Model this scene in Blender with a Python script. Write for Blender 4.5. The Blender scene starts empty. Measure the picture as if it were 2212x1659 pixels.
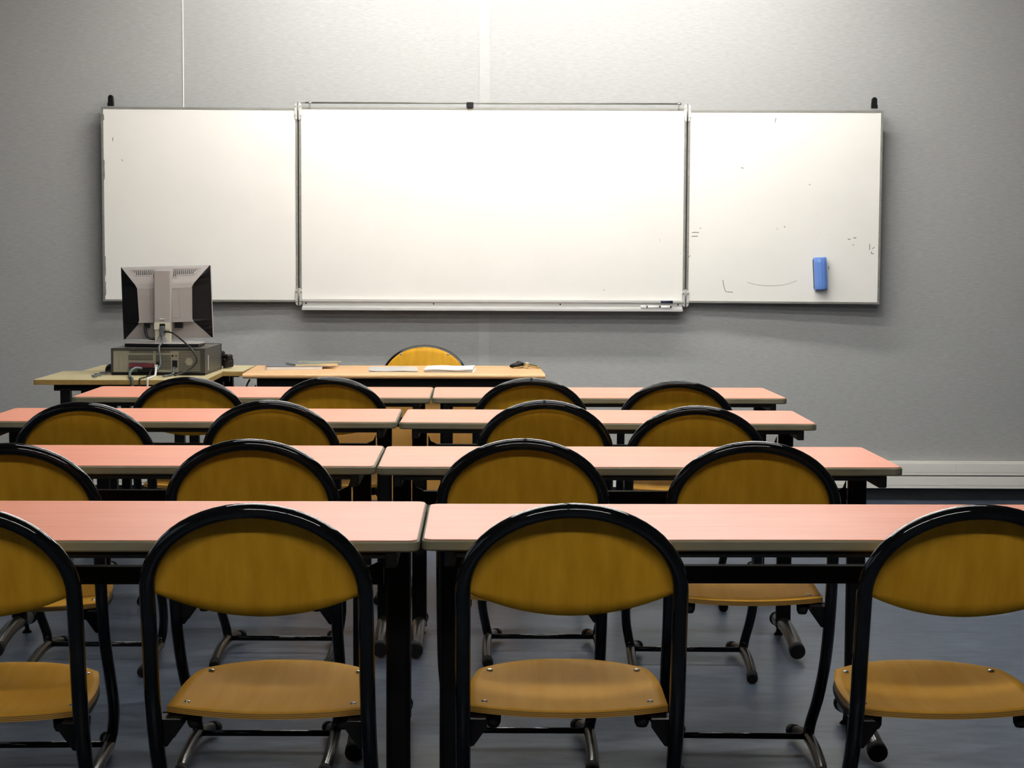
import bpy, math, random
from mathutils import Vector, Matrix

random.seed(7)
SC = bpy.context.scene
COL = SC.collection
PI = math.pi

# ------------------------------------------------------------------ camera
cam_data = bpy.data.cameras.new('camera')
cam = bpy.data.objects.new('camera', cam_data)
COL.objects.link(cam)
FPX = 3900.0
cam_data.sensor_fit = 'HORIZONTAL'
cam_data.sensor_width = 36.0
cam_data.lens = FPX / 2212.0 * 36.0
cam_data.clip_start = 0.05
PITCH = math.atan((829.5 - 550.0) / FPX)
cam.matrix_world = (Matrix.Translation((0, 0, 1.265))
                    @ Matrix.Rotation(PI / 2 - PITCH, 4, 'X') @ Matrix.Rotation(0.0042, 4, 'Z'))
SC.camera = cam

# ------------------------------------------------------------------ world, exposure
world = bpy.data.worlds.new('world')
SC.world = world
world.use_nodes = True
world.node_tree.nodes['Background'].inputs[0].default_value = (0.55, 0.7, 1.0, 1)
world.node_tree.nodes['Background'].inputs[1].default_value = 0.35
SC.view_settings.view_transform = 'Standard'
SC.view_settings.look = 'None'
SC.view_settings.gamma = 1.0
SC.view_settings.exposure = 0.0
SC.view_settings.use_curve_mapping = False

LAMP_BOARD = 92.0     # lamp close to the wall above the whiteboard
LAMP_NEAR = 46.0      # tubes of the row nearest the whiteboard
LAMP_FAR = 58.0       # tubes of the second row
LAMP_REAR = 105.0      # dim row behind the camera
WINDOW_GLOW = 0.3

# ------------------------------------------------------------------ materials
MATS = {}


def mat(name, color, rough=0.5, spec=0.5, metal=0.0, coat=0.0, var=None, scale=(8, 8, 8), detail=3.0,
        bump=0.0, bump_scale=(60, 60, 60), emit=None, emit_strength=0.0, coords='Object', rvar=0.0):
    """procedural principled material; var = second colour mixed in by stretched noise"""
    if name in MATS:
        return MATS[name]
    m = bpy.data.materials.new(name)
    m.use_nodes = True
    nt = m.node_tree
    b = nt.nodes['Principled BSDF']
    b.inputs['Base Color'].default_value = (*color, 1)
    b.inputs['Roughness'].default_value = rough
    b.inputs['Specular IOR Level'].default_value = spec
    b.inputs['Metallic'].default_value = metal
    b.inputs['Coat Weight'].default_value = coat
    b.inputs['Coat Roughness'].default_value = 0.08
    if emit:
        b.inputs['Emission Color'].default_value = (*emit, 1)
        b.inputs['Emission Strength'].default_value = emit_strength
    tc = None
    if var or bump or rvar:
        tc = nt.nodes.new('ShaderNodeTexCoord')
    if var:
        mp = nt.nodes.new('ShaderNodeMapping')
        mp.inputs['Scale'].default_value = scale
        nz = nt.nodes.new('ShaderNodeTexNoise')
        nz.inputs['Scale'].default_value = 1.0
        nz.inputs['Detail'].default_value = detail
        nz.inputs['Roughness'].default_value = 0.6
        rp = nt.nodes.new('ShaderNodeValToRGB')
        rp.color_ramp.elements[0].position = 0.3
        rp.color_ramp.elements[1].position = 0.72
        rp.color_ramp.elements[0].color = (*color, 1)
        rp.color_ramp.elements[1].color = (*var, 1)
        nt.links.new(tc.outputs[coords], mp.inputs['Vector'])
        nt.links.new(mp.outputs[0], nz.inputs['Vector'])
        nt.links.new(nz.outputs[0], rp.inputs[0])
        nt.links.new(rp.outputs[0], b.inputs['Base Color'])
        if rvar:
            mr = nt.nodes.new('ShaderNodeMapRange')
            mr.inputs['To Min'].default_value = rough - rvar
            mr.inputs['To Max'].default_value = rough + rvar
            nt.links.new(nz.outputs[0], mr.inputs['Value'])
            nt.links.new(mr.outputs[0], b.inputs['Roughness'])
    if bump:
        mp2 = nt.nodes.new('ShaderNodeMapping')
        mp2.inputs['Scale'].default_value = bump_scale
        nz2 = nt.nodes.new('ShaderNodeTexNoise')
        nz2.inputs['Scale'].default_value = 1.0
        nz2.inputs['Detail'].default_value = 2.0
        bp = nt.nodes.new('ShaderNodeBump')
        bp.inputs['Strength'].default_value = bump
        bp.inputs['Distance'].default_value = 0.002
        nt.links.new(tc.outputs[coords], mp2.inputs['Vector'])
        nt.links.new(mp2.outputs[0], nz2.inputs['Vector'])
        nt.links.new(nz2.outputs[0], bp.inputs['Height'])
        nt.links.new(bp.outputs[0], b.inputs['Normal'])
    MATS[name] = m
    return m


def ply_edge_mat():
    """plywood edge: dark and light layers by the v of the UV map"""
    m = bpy.data.materials.new('plywood_edge')
    m.use_nodes = True
    nt = m.node_tree
    b = nt.nodes['Principled BSDF']
    b.inputs['Roughness'].default_value = 0.4
    uv = nt.nodes.new('ShaderNodeUVMap')
    uv.uv_map = 'UVMap'
    sp = nt.nodes.new('ShaderNodeSeparateXYZ')
    wv = nt.nodes.new('ShaderNodeMath')
    wv.operation = 'SINE'
    ml = nt.nodes.new('ShaderNodeMath')
    ml.operation = 'MULTIPLY'
    ml.inputs[1].default_value = 22.0
    rp = nt.nodes.new('ShaderNodeValToRGB')
    rp.color_ramp.elements[0].position = 0.35
    rp.color_ramp.elements[1].position = 0.65
    rp.color_ramp.elements[0].color = (0.17, 0.085, 0.014, 1)
    rp.color_ramp.elements[1].color = (0.50, 0.28, 0.05, 1)
    nt.links.new(uv.outputs[0], sp.inputs[0])
    nt.links.new(sp.outputs[1], ml.inputs[0])
    nt.links.new(ml.outputs[0], wv.inputs[0])
    nt.links.new(wv.outputs[0], rp.inputs[0])
    nt.links.new(rp.outputs[0], b.inputs['Base Color'])
    return m


M = {
    'wall': mat('wall_fabric', (0.325, 0.325, 0.315), 0.9, 0.2, var=(0.385, 0.385, 0.372), scale=(26, 26, 190), detail=4,
                bump=0.25, bump_scale=(60, 60, 420)),
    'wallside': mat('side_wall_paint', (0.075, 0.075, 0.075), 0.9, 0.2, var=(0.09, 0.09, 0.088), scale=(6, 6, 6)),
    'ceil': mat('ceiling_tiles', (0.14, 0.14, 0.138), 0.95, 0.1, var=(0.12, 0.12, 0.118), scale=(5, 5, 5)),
    'strip': mat('joint_strip', (0.365, 0.365, 0.352), 0.8, 0.2, var=(0.405, 0.405, 0.392), scale=(20, 20, 150)),
    'floor': mat('linoleum', (0.024, 0.034, 0.058), 0.32, 0.30, var=(0.105, 0.128, 0.168), scale=(9, 26, 9), detail=7,  # real mottling; stronger contrast also paints in streaks of light and shade
                 rvar=0.07, bump=0.08, bump_scale=(35, 70, 35)),
    'duct': mat('white_trunking', (0.82, 0.80, 0.73), 0.4, 0.5, var=(0.86, 0.84, 0.77), scale=(4, 4, 12)),
    'skirt': mat('dark_skirting', (0.012, 0.015, 0.018), 0.5, 0.4, var=(0.02, 0.022, 0.026), scale=(5, 5, 30)),
    'board': mat('whiteboard_enamel', (0.80, 0.775, 0.72), 0.42, 0.4, var=(0.83, 0.805, 0.75), scale=(3, 3, 3)),
    'alu': mat('aluminium', (0.58, 0.58, 0.56), 0.35, 0.5, 0.35, var=(0.66, 0.65, 0.63), scale=(2, 2, 60)),
    'alu_dark': mat('dark_aluminium', (0.20, 0.195, 0.17), 0.45, 0.5, 0.5, var=(0.27, 0.26, 0.235), scale=(9, 9, 40)),  # darker aluminium tone, mixed unevenly by noise
    'steel': mat('steel', (0.62, 0.61, 0.58), 0.25, 0.5, 0.9, var=(0.55, 0.54, 0.52), scale=(40, 40, 40)),
    'blackplastic': mat('black_plastic', (0.003, 0.003, 0.0035), 0.4, 0.2, var=(0.005, 0.005, 0.0055), scale=(20, 20, 20)),
    'rubber': mat('rubber', (0.006, 0.006, 0.006), 0.8, 0.2, var=(0.010, 0.010, 0.010), scale=(30, 30, 30)),
    'tube': mat('black_lacquered_tube', (0.002, 0.0025, 0.003), 0.05, 0.34, var=(0.0045, 0.005, 0.0055),
                scale=(12, 12, 12)),
    'foottube': mat('scuffed_tube', (0.006, 0.0058, 0.0055), 0.24, 0.4, var=(0.026, 0.022, 0.018),
                    scale=(30, 14, 30), detail=5),
    'metal': mat('black_painted_steel', (0.0025, 0.0025, 0.003), 0.5, 0.14, var=(0.0035, 0.0035, 0.004), scale=(15, 15, 15)),
    'laminate': mat('salmon_laminate', (0.74, 0.275, 0.172), 0.38, 0.24, var=(0.80, 0.335, 0.225), scale=(3.5, 26, 10),
                    detail=5),
    'band': mat('beige_edge_band', (0.135, 0.125, 0.080), 0.45, 0.2, var=(0.17, 0.155, 0.105), scale=(10, 40, 40)),
    'ply': mat('beech_seat', (0.52, 0.255, 0.026), 0.45, 0.012, var=(0.58, 0.31, 0.05), scale=(34, 3.0, 10),
               detail=5),
    'plyback': mat('beech_back', (0.43, 0.212, 0.010), 0.5, 0.08, var=(0.58, 0.305, 0.022), scale=(30, 20, 2.2),
                   detail=5),
    'plyedge': ply_edge_mat(),
    'tdesk': mat('beech_desk', (0.66, 0.36, 0.14), 0.35, 0.5, var=(0.74, 0.44, 0.20), scale=(3, 30, 30), detail=5),
    'modesty': mat('beech_panel', (0.46, 0.22, 0.045), 0.45, 0.4, var=(0.52, 0.27, 0.065), scale=(22, 22, 3), detail=5),
    'pale': mat('pale_maple', (0.50, 0.42, 0.22), 0.38, 0.5, var=(0.58, 0.49, 0.28), scale=(4, 22, 22), detail=5),
    'paleedge': mat('maple_edge', (0.34, 0.215, 0.06), 0.5, 0.4, var=(0.22, 0.13, 0.03), scale=(18, 18, 50), detail=6),
    'silver': mat('silver_plastic', (0.34, 0.315, 0.295), 0.42, 0.4, 0.1, var=(0.37, 0.34, 0.32), scale=(8, 8, 8)),
    'cream': mat('ivory_plastic', (0.60, 0.57, 0.43), 0.4, 0.5, var=(0.57, 0.54, 0.41), scale=(8, 8, 8)),
    'line': mat('panel_seam', (0.20, 0.16, 0.15), 0.6, 0.3, var=(0.23, 0.19, 0.18), scale=(8, 8, 8)),
    'case': mat('charcoal_case', (0.030, 0.028, 0.023), 0.4, 0.35, var=(0.040, 0.037, 0.031), scale=(10, 10, 10)),
    'zinc': mat('zinc_sheet', (0.22, 0.208, 0.155), 0.4, 0.4, 0.3, var=(0.27, 0.255, 0.195), scale=(14, 14, 14)),
    'zincdark': mat('zinc_mesh', (0.06, 0.057, 0.042), 0.45, 0.4, 0.3, var=(0.075, 0.07, 0.055), scale=(14, 14, 160)),
    'maroon': mat('maroon_plastic', (0.09, 0.012, 0.02), 0.4, 0.4, var=(0.11, 0.018, 0.026), scale=(10, 10, 10)),
    'teal': mat('teal_plastic', (0.02, 0.08, 0.06), 0.4, 0.4, var=(0.03, 0.10, 0.075), scale=(10, 10, 10)),
    'greycable': mat('grey_cable', (0.07, 0.08, 0.085), 0.4, 0.5, var=(0.09, 0.10, 0.105), scale=(10, 10, 10)),
    'darkcable': mat('black_cable', (0.010, 0.010, 0.010), 0.4, 0.4, var=(0.014, 0.014, 0.014), scale=(10, 10, 10)),
    'whitecable': mat('white_cable', (0.70, 0.70, 0.64), 0.4, 0.5, var=(0.66, 0.66, 0.60), scale=(10, 10, 10)),
    'blue': mat('blue_plastic', (0.11, 0.22, 0.56), 0.32, 0.5, var=(0.12, 0.24, 0.60), scale=(20, 20, 6)),
    'felt': mat('dark_felt', (0.015, 0.017, 0.022), 0.95, 0.1, var=(0.022, 0.024, 0.03), scale=(60, 60, 60)),
    'navy': mat('navy_plastic', (0.006, 0.010, 0.05), 0.35, 0.4, var=(0.008, 0.013, 0.06), scale=(20, 20, 20)),
    'paper': mat('paper', (0.80, 0.80, 0.78), 0.8, 0.2, var=(0.74, 0.74, 0.73), scale=(15, 15, 40)),
    'paperfilm': mat('plastic_sleeve', (0.72, 0.70, 0.66), 0.25, 0.5, var=(0.66, 0.64, 0.60), scale=(15, 15, 40)),
    'greycover': mat('grey_blue_cover', (0.07, 0.08, 0.11), 0.3, 0.4, var=(0.16, 0.18, 0.21), scale=(12, 12, 30)),
    'yellowcover': mat('yellow_green_cover', (0.55, 0.58, 0.16), 0.4, 0.5, var=(0.62, 0.62, 0.24), scale=(12, 12, 12)),
    'creamcover': mat('cream_cover', (0.66, 0.50, 0.25), 0.45, 0.5, var=(0.72, 0.58, 0.34), scale=(20, 20, 20)),
    'brass': mat('brass', (0.62, 0.50, 0.22), 0.28, 0.5, 0.85, var=(0.68, 0.58, 0.30), scale=(60, 60, 60)),
    'ink': mat('dry_ink', (0.20, 0.19, 0.15), 0.7, 0.2, var=(0.26, 0.25, 0.2), scale=(20, 20, 20)),
    'inkfaint': mat('faint_ink', (0.52, 0.50, 0.44), 0.6, 0.2, var=(0.58, 0.56, 0.5), scale=(20, 20, 20)),
    'lamphousing': mat('lamp_housing', (0.75, 0.75, 0.74), 0.5, 0.4, var=(0.70, 0.70, 0.69), scale=(8, 8, 8)),
    'tubenear': mat('lit_tube_near', (0.9, 0.9, 0.85), 0.5, emit=(1.0, 0.99, 0.955), emit_strength=LAMP_NEAR),
    'tubefar': mat('lit_tube_far', (0.9, 0.9, 0.85), 0.5, emit=(1.0, 0.99, 0.955), emit_strength=LAMP_FAR),
    'tubeboard': mat('lit_tube_board', (0.9, 0.9, 0.85), 0.5, emit=(1.0, 0.99, 0.955), emit_strength=LAMP_BOARD),
    'tuberear': mat('lit_tube_rear', (0.9, 0.9, 0.85), 0.5, emit=(1.0, 0.99, 0.955), emit_strength=LAMP_REAR),
    'daylight': mat('daylit_pane', (0.6, 0.7, 0.8), 0.4, emit=(0.62, 0.78, 1.0), emit_strength=WINDOW_GLOW),
    'winframe': mat('window_frame_paint', (0.5, 0.5, 0.5), 0.5, 0.4, var=(0.45, 0.45, 0.45), scale=(8, 8, 8)),
}


# ------------------------------------------------------------------ mesh helpers
class MB:
    def __init__(self):
        self.v, self.f, self.mi, self.sm, self.uv = [], [], [], [], []

    def add(self, verts, faces, mi=0, smooth=False, uvs=None):
        o = len(self.v)
        self.v += [tuple(p) for p in verts]
        for k, fc in enumerate(faces):
            self.f.append(tuple(i + o for i in fc))
            self.mi.append(mi)
            self.sm.append(smooth)
            self.uv.append(uvs[k] if uvs else None)
        return self

    def box(self, c, s, mi=0, rot=None):
        x, y, z = s[0] / 2, s[1] / 2, s[2] / 2
        vs = [Vector((a, b, d)) for a in (-x, x) for b in (-y, y) for d in (-z, z)]
        if rot is not None:
            vs = [rot @ p for p in vs]
        vs = [p + Vector(c) for p in vs]
        self.add(vs, [(0, 1, 3, 2), (4, 6, 7, 5), (0, 4, 5, 1), (2, 3, 7, 6), (0, 2, 6, 4), (1, 5, 7, 3)], mi)
        return self

    def b3(self, x0, x1, y0, y1, z0, z1, mi=0):
        return self.box(((x0 + x1) / 2, (y0 + y1) / 2, (z0 + z1) / 2), (x1 - x0, y1 - y0, z1 - z0), mi)

    def slab(self, outline, z0, z1, bev=0.0, mi=0, mat4=None, smooth=False):
        """prism over a CCW outline (x, y) from z0 to z1 with bevelled rims; mat4 places it"""
        n = len(outline)
        cx = sum(p[0] for p in outline) / n
        cy = sum(p[1] for p in outline) / n

        def ring(inset, z):
            out = []
            for i in range(n):
                a, b, c = outline[i - 1], outline[i], outline[(i + 1) % n]
                e1 = Vector((b[0] - a[0], b[1] - a[1]))
                e2 = Vector((c[0] - b[0], c[1] - b[1]))
                e1 = e1.normalized() if e1.length > 1e-9 else e2.normalized()
                e2 = e2.normalized() if e2.length > 1e-9 else e1
                nn = Vector((-(e1.y + e2.y), e1.x + e2.x))
                if nn.length < 1e-6:
                    nn = Vector((-e1.y, e1.x))
                nn.normalize()
                k = inset / max(0.4, nn.dot(Vector((-e1.y, e1.x))))
                out.append(Vector((b[0] + nn.x * k, b[1] + nn.y * k, z)))
            return out
        if bev > 0:
            rings = [ring(bev, z0), ring(0, z0 + bev), ring(0, z1 - bev), ring(bev, z1)]
        else:
            rings = [ring(0, z0), ring(0, z1)]
        vs = [p for r in rings for p in r]
        if mat4 is not None:
            vs = [mat4 @ p for p in vs]
        fs = []
        for k in range(len(rings) - 1):
            for i in range(n):
                j = (i + 1) % n
                fs.append((k * n + i, k * n + j, (k + 1) * n + j, (k + 1) * n + i))
        fs.append(tuple(reversed(range(n))))
        fs.append(tuple(range((len(rings) - 1) * n, len(rings) * n)))
        return self.add(vs, fs, mi, smooth)

    def tube(self, pts, r, seg=12, mi=0, cap=True, closed=False, radii=None):
        pts = [Vector(p) for p in pts]
        n = len(pts)
        tans = []
        for i in range(n):
            a = pts[max(0, i - 1)]
            b = pts[min(n - 1, i + 1)]
            tans.append((b - a).normalized())
        t0 = tans[0]
        up = Vector((0, 0, 1)) if abs(t0.z) < 0.9 else Vector((1, 0, 0))
        nrm = (up - t0 * up.dot(t0)).normalized()
        vs = []
        for i in range(n):
            t = tans[i]
            nrm = (nrm - t * nrm.dot(t)).normalized()
            bi = t.cross(nrm)
            rr = radii[i] if radii else r
            for k in range(seg):
                a = 2 * PI * k / seg
                vs.append(pts[i] + nrm * (rr * math.cos(a)) + bi * (rr * math.sin(a)))
        fs = []
        for i in range(n - 1):
            for k in range(seg):
                j = (k + 1) % seg
                fs.append((i * seg + k, i * seg + j, (i + 1) * seg + j, (i + 1) * seg + k))
        self.add(vs, fs, mi, True)
        if cap:
            o = len(self.v) - len(vs)
            self.f.append(tuple(o + k for k in reversed(range(seg))))
            self.f.append(tuple(o + (n - 1) * seg + k for k in range(seg)))
            self.mi += [mi, mi]
            self.sm += [False, False]
            self.uv += [None, None]
        return self

    def cyl(self, a, b, r, seg=14, mi=0):
        return self.tube([a, b], r, seg, mi)

    def build(self, name, mats, parent=None, loc=None):
        me = bpy.data.meshes.new(name)
        me.from_pydata(self.v, [], self.f)
        if not isinstance(mats, (list, tuple)):
            mats = [mats]
        for m in mats:
            me.materials.append(M[m] if isinstance(m, str) else m)
        me.polygons.foreach_set('material_index', self.mi)
        me.polygons.foreach_set('use_smooth', self.sm)
        if any(u is not None for u in self.uv):
            ul = me.uv_layers.new(name='UVMap')
            for p, u in zip(me.polygons, self.uv):
                if u is not None:
                    for li, c in zip(p.loop_indices, u):
                        ul.data[li].uv = c
        me.update()
        o = bpy.data.objects.new(name, me)
        COL.objects.link(o)
        if parent is not None:
            o.parent = parent
        if loc is not None:
            o.location = loc
        return o


def smooth_path(pts, k=5):
    """Catmull-Rom through the points"""
    pts = [Vector(p) for p in pts]
    out = []
    n = len(pts)
    for i in range(n - 1):
        p0 = pts[i - 1] if i > 0 else pts[0] * 2 - pts[1]
        p1, p2 = pts[i], pts[i + 1]
        p3 = pts[i + 2] if i + 2 < n else p2 * 2 - p1
        for j in range(k):
            t = j / k
            out.append(0.5 * ((2 * p1) + (p2 - p0) * t + (2 * p0 - 5 * p1 + 4 * p2 - p3) * t * t
                              + (3 * p1 - p0 - 3 * p2 + p3) * t ** 3))
    out.append(pts[-1])
    return out


def rrect(x0, x1, y0, y1, r, k=5):
    out = []
    for cx, cy, a0 in ((x1 - r, y0 + r, -90), (x1 - r, y1 - r, 0), (x0 + r, y1 - r, 90), (x0 + r, y0 + r, 180)):
        for i in range(k + 1):
            a = math.radians(a0 + 90 * i / k)
            out.append((cx + r * math.cos(a), cy + r * math.sin(a)))
    return out


def tag(o, label=None, cat=None, group=None, kind=None):
    if label:
        o['label'] = label
    if cat:
        o['category'] = cat
    if group:
        o['group'] = group
    if kind:
        o['kind'] = kind
    return o


def empty(name, loc=(0, 0, 0), rz=0.0):
    o = bpy.data.objects.new(name, None)
    COL.objects.link(o)
    o.location = loc
    o.rotation_euler = (0, 0, rz)
    o.empty_display_size = 0.1
    return o


def copy_tree(o, parent=None):
    c = o.copy()
    COL.objects.link(c)
    if parent is not None:
        c.parent = parent
    for ch in list(o.children):
        copy_tree(ch, c)
    return c


# ------------------------------------------------------------------ room shell
WALL = 9.35
XL, XR, YB, ZC = -3.3, 3.6, -2.4, 3.05
tag(MB().b3(XL, XR, YB, WALL, -0.1, 0).build('floor', 'floor'), 'blue grey mottled linoleum floor', kind='structure')
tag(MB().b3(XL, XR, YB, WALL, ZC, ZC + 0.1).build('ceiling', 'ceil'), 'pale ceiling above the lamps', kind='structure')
tag(MB().b3(XL - 0.1, XR + 0.1, WALL, WALL + 0.12, -0.1, ZC + 0.1).build('wall_front', 'wall'),
    'grey woven fabric wall behind the whiteboard', kind='structure')
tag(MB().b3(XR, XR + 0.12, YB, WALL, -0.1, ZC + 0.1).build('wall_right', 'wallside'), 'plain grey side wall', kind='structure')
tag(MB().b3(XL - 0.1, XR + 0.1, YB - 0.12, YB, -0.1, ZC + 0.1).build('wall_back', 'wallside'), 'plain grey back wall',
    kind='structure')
# left wall with two window openings
WIN = [(0.4, 2.8), (3.9, 6.3)]
WZ0, WZ1 = 1.0, 2.35
wl = MB()
wl.b3(XL - 0.12, XL, YB, WALL, -0.1, WZ0)
wl.b3(XL - 0.12, XL, YB, WALL, WZ1, ZC + 0.1)
wl.b3(XL - 0.12, XL, YB, WIN[0][0], WZ0, WZ1)
wl.b3(XL - 0.12, XL, WIN[0][1], WIN[1][0], WZ0, WZ1)
wl.b3(XL - 0.12, XL, WIN[1][1], WALL, WZ0, WZ1)
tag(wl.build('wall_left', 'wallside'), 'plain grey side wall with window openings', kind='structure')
for i, (a, b) in enumerate(WIN):
    w = empty('window_%d' % (i + 1), (XL - 0.06, (a + b) / 2, WZ0))
    tag(w, 'daylit window in the side wall', kind='structure')
    h = (b - a) / 2
    fr = MB()
    for yy in (-h + 0.025, 0, h - 0.025):
        fr.b3(-0.03, 0.03, yy - 0.025, yy + 0.025, 0, WZ1 - WZ0)
    for zz in (0.025, WZ1 - WZ0 - 0.025):
        fr.b3(-0.03, 0.03, -h, h, zz - 0.025, zz + 0.025)
    fr.build('window_frame', 'winframe', w)
    for s in (-1, 1):
        MB().b3(-0.006, 0.006, s * h / 2 - h / 2 + 0.03, s * h / 2 + h / 2 - 0.03, 0.05, WZ1 - WZ0 - 0.05).build(
            'pane', 'daylight', w)

# dark skirting and the two cable ducts along the front wall
tag(MB().b3(XL, XR, WALL - 0.012, WALL, 0.0, 0.066).build('baseboard_front', 'skirt'), 'dark vinyl skirting under the white duct',
    kind='structure')


def duct(name, z0, z1, label):
    e = tag(empty(name, (0, WALL, z0)), label, kind='structure')
    h = z1 - z0
    MB().b3(XL, XR, -0.05, 0, 0, h).build('duct_body', 'duct', e)
    joints = [XL, -1.95, 0.1, 2.30, XR]
    for a, b in zip(joints[:-1], joints[1:]):
        MB().b3(a + 0.0012, b - 0.0012, -0.054, -0.049, 0.016, h - 0.008).build('duct_cover', 'duct', e)
    MB().b3(XL, XR, -0.055, -0.049, 0.0, 0.012).build('duct_lip', 'duct', e)


duct('trim_1', 0.1345, 0.203, 'upper white cable duct along the foot of the wall')
duct('trim_2', 0.066, 0.1285, 'lower white cable duct along the foot of the wall')
tag(MB().slab([(-0.173, -0.004), (-0.121, -0.004), (-0.121, 0), (-0.173, 0)], 0.2, ZC, 0.0015,
              mat4=Matrix.Translation((0, WALL, 0))).build('trim_3', 'strip'), 'grey joint cover strip down the wall',
    kind='structure')
tag(MB().b3(-1.6945, -1.690, WALL - 0.004, WALL, 1.9, ZC).build('trim_4', 'duct'), 'thin white seam line down the wall',
    kind='structure')


# ------------------------------------------------------------------ fluorescent lamps
def lamp(x, y, tubemat, label):
    t = tag(empty('ceiling_lamp', (x, y, ZC)), label, 'ceiling lamp', 'fluorescent ceiling lamps')
    hs = MB()
    hs.b3(-0.78, 0.78, -0.10, 0.10, -0.05, -0.0)
    hs.build('housing', 'lamphousing', t)
    for s in (-1, 1):
        MB().b3(s * 0.765 - 0.015, s * 0.765 + 0.015, -0.075, 0.075, -0.095, -0.05).build('tube_holder', 'lamphousing', t)
        MB().cyl((-0.74, s * 0.055, -0.075), (0.74, s * 0.055, -0.075), 0.013, 12).build('tube', tubemat, t)
    return t


for side, lx in (('left', -0.68), ('right', 0.90)):
    lamp(lx, 8.38, 'tubeboard', side + ' fluorescent lamp close to the wall above the whiteboard')
    lamp(lx, 7.30, 'tubenear', side + ' fluorescent lamp of the second row from the whiteboard wall')
    lamp(lx, 6.05, 'tubefar', side + ' fluorescent lamp of the third row from the whiteboard wall')
    lamp(lx, 4.45, 'tubefar', side + ' fluorescent lamp of the fourth row from the whiteboard wall')
    lamp(lx, 0.20, 'tuberear', side + ' dim fluorescent lamp of the rear row')

# ------------------------------------------------------------------ whiteboard
wb = tag(empty('whiteboard', (-0.104, WALL, 1.0)), 'three panel white board with aluminium frame on the grey wall', 'whiteboard')


def panel(parent_name, w, h, frame_mat, surf='board'):
    """panel lying in x (0..w), z (0..h), front at y=-0.02"""
    p = MB().b3(0.004, w - 0.004, -0.018, 0, 0.004, h - 0.004).build(parent_name, surf, wb)
    for nm, a in (('frame_bar', (0, 0.011, -0.021, 0.004, 0, h)), ('frame_bar', (w - 0.011, w, -0.021, 0.004, 0, h)),
                  ('frame_bar', (0.011, w - 0.011, -0.021, 0.004, 0, 0.010)),
                  ('frame_bar', (0.011, w - 0.011, -0.021, 0.004, h - 0.010, h))):
        MB().b3(*a).build(nm, frame_mat, p)
    return p


# everything below is local to wb: x from the board centre, y negative towards the room
PB = -0.046
centre = panel('centre_panel', 1.978, 0.990, 'alu_dark')
centre.location = (-0.989, PB, 0.022)
# back battens carrying the centre panel
for bx in (-0.7, 0.7):
    MB().b3(bx - 0.03, bx + 0.03, PB, 0, 0.1, 0.9).build('batten', 'alu_dark', wb)
wing_l = panel('wing', 0.995, 0.988, 'alu_dark')
wing_l.location = (-0.997 - 0.995 * math.cos(0.035), PB - 0.995 * math.sin(0.035), 0.018)
wing_l.rotation_euler = (0, 0, 0.035)
wing_r = panel('wing', 0.985, 0.982, 'alu_dark')
wing_r.location = (0.997, PB, 0.022)
wing_r.rotation_euler = (0, 0.0022, -0.05)
for sgn, hx in ((-1, -0.993), (1, 0.993)):
    for zz in (0.045, 0.99):
        hg = MB()
        oct_ = [(-0.018, -0.03), (-0.010, -0.044), (0.010, -0.044), (0.018, -0.03), (0.018, 0.03), (0.010, 0.042),
                (-0.010, 0.042), (-0.018, 0.03)]
        hg.slab([(a, b) for a, b in oct_], 0, 0.004, 0.001,
                mat4=Matrix.Translation((hx, PB - 0.023, zz - 0.0)) @ Matrix.Rotation(PI / 2, 4, 'X'))
        h_ = hg.build('hinge', 'alu', wb)
        MB().cyl((hx, PB - 0.028, zz - 0.042), (hx, PB - 0.028, zz + 0.045), 0.0045, 10).build('hinge_pin', 'alu_dark', h_)
        for sx in (-0.0125, 0.0125):
            for sz in (-0.024, 0.024):
                MB().cyl((hx + sx, PB - 0.0262, zz + sz), (hx + sx, PB - 0.031, zz + sz), 0.0042, 8).build('rivet', 'steel', h_)
# pen tray under the centre panel
tr = MB()
sec = [(-0.020, 0.030), (-0.026, 0.030), (-0.026, 0.000), (-0.058, -0.013), (-0.061, -0.011), (-0.064, -0.011), (-0.064, -0.022), (-0.061, -0.022),
       (-0.058, -0.017), (-0.024, -0.004), (-0.020, -0.004)]
n = len(sec)
vs = [(x, PB + y, z) for x in (-0.973, 0.976) for y, z in sec]
tr.add(vs, [(i, n + i, n + (i + 1) % n, (i + 1) % n) for i in range(n)] + [tuple(range(n)), tuple(reversed(range(n, 2 * n)))])
tray = tr.build('pen_tray', 'alu', wb)
MB().b3(-0.972, 0.975, PB - 0.040, PB - 0.0205, 0.022, 0.033).build('tray_rim', 'alu', tray)
for sx in (-0.955, -0.3, 0.35, 0.955):
    MB().cyl((sx, PB - 0.026, 0.011), (sx, PB - 0.029, 0.011), 0.004, 10).build('screw', 'blackplastic', tray)
# rod along the top, with its end fittings and black clip
rod = MB().cyl((-0.955, PB - 0.025, 1.033), (0.955, PB - 0.025, 1.035), 0.0045, 10).build('rod', 'alu_dark', wb)
for sx, zz in ((-0.935, 1.033), (0.95, 1.035)):
    MB().tube([(sx - 0.010, PB - 0.025, zz), (sx, PB - 0.025, zz), (sx + 0.012, PB - 0.025, zz)], 0.008, 10,
              radii=[0.004, 0.008, 0.005]).build('rod_fitting', 'steel', rod)
    MB().b3(sx - 0.004, sx + 0.004, PB - 0.03, PB - 0.018, 1.008, zz).build('rod_support', 'alu_dark', rod)
MB().tube([(-0.978, PB - 0.025, 1.032), (-0.955, PB - 0.025, 1.033)], 0.004, 10, radii=[0.0015, 0.0045]).build(
    'rod_tip', 'alu_dark', rod)
MB().slab(rrect(-0.018, 0.018, -0.014, 0.014, 0.006), 0, 0.02, 0.002,
          mat4=Matrix.Translation((-0.116, PB - 0.022, 1.024)) @ Matrix.Rotation(PI / 2, 4, 'X')).build(
    'clip', 'blackplastic', wb)
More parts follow.
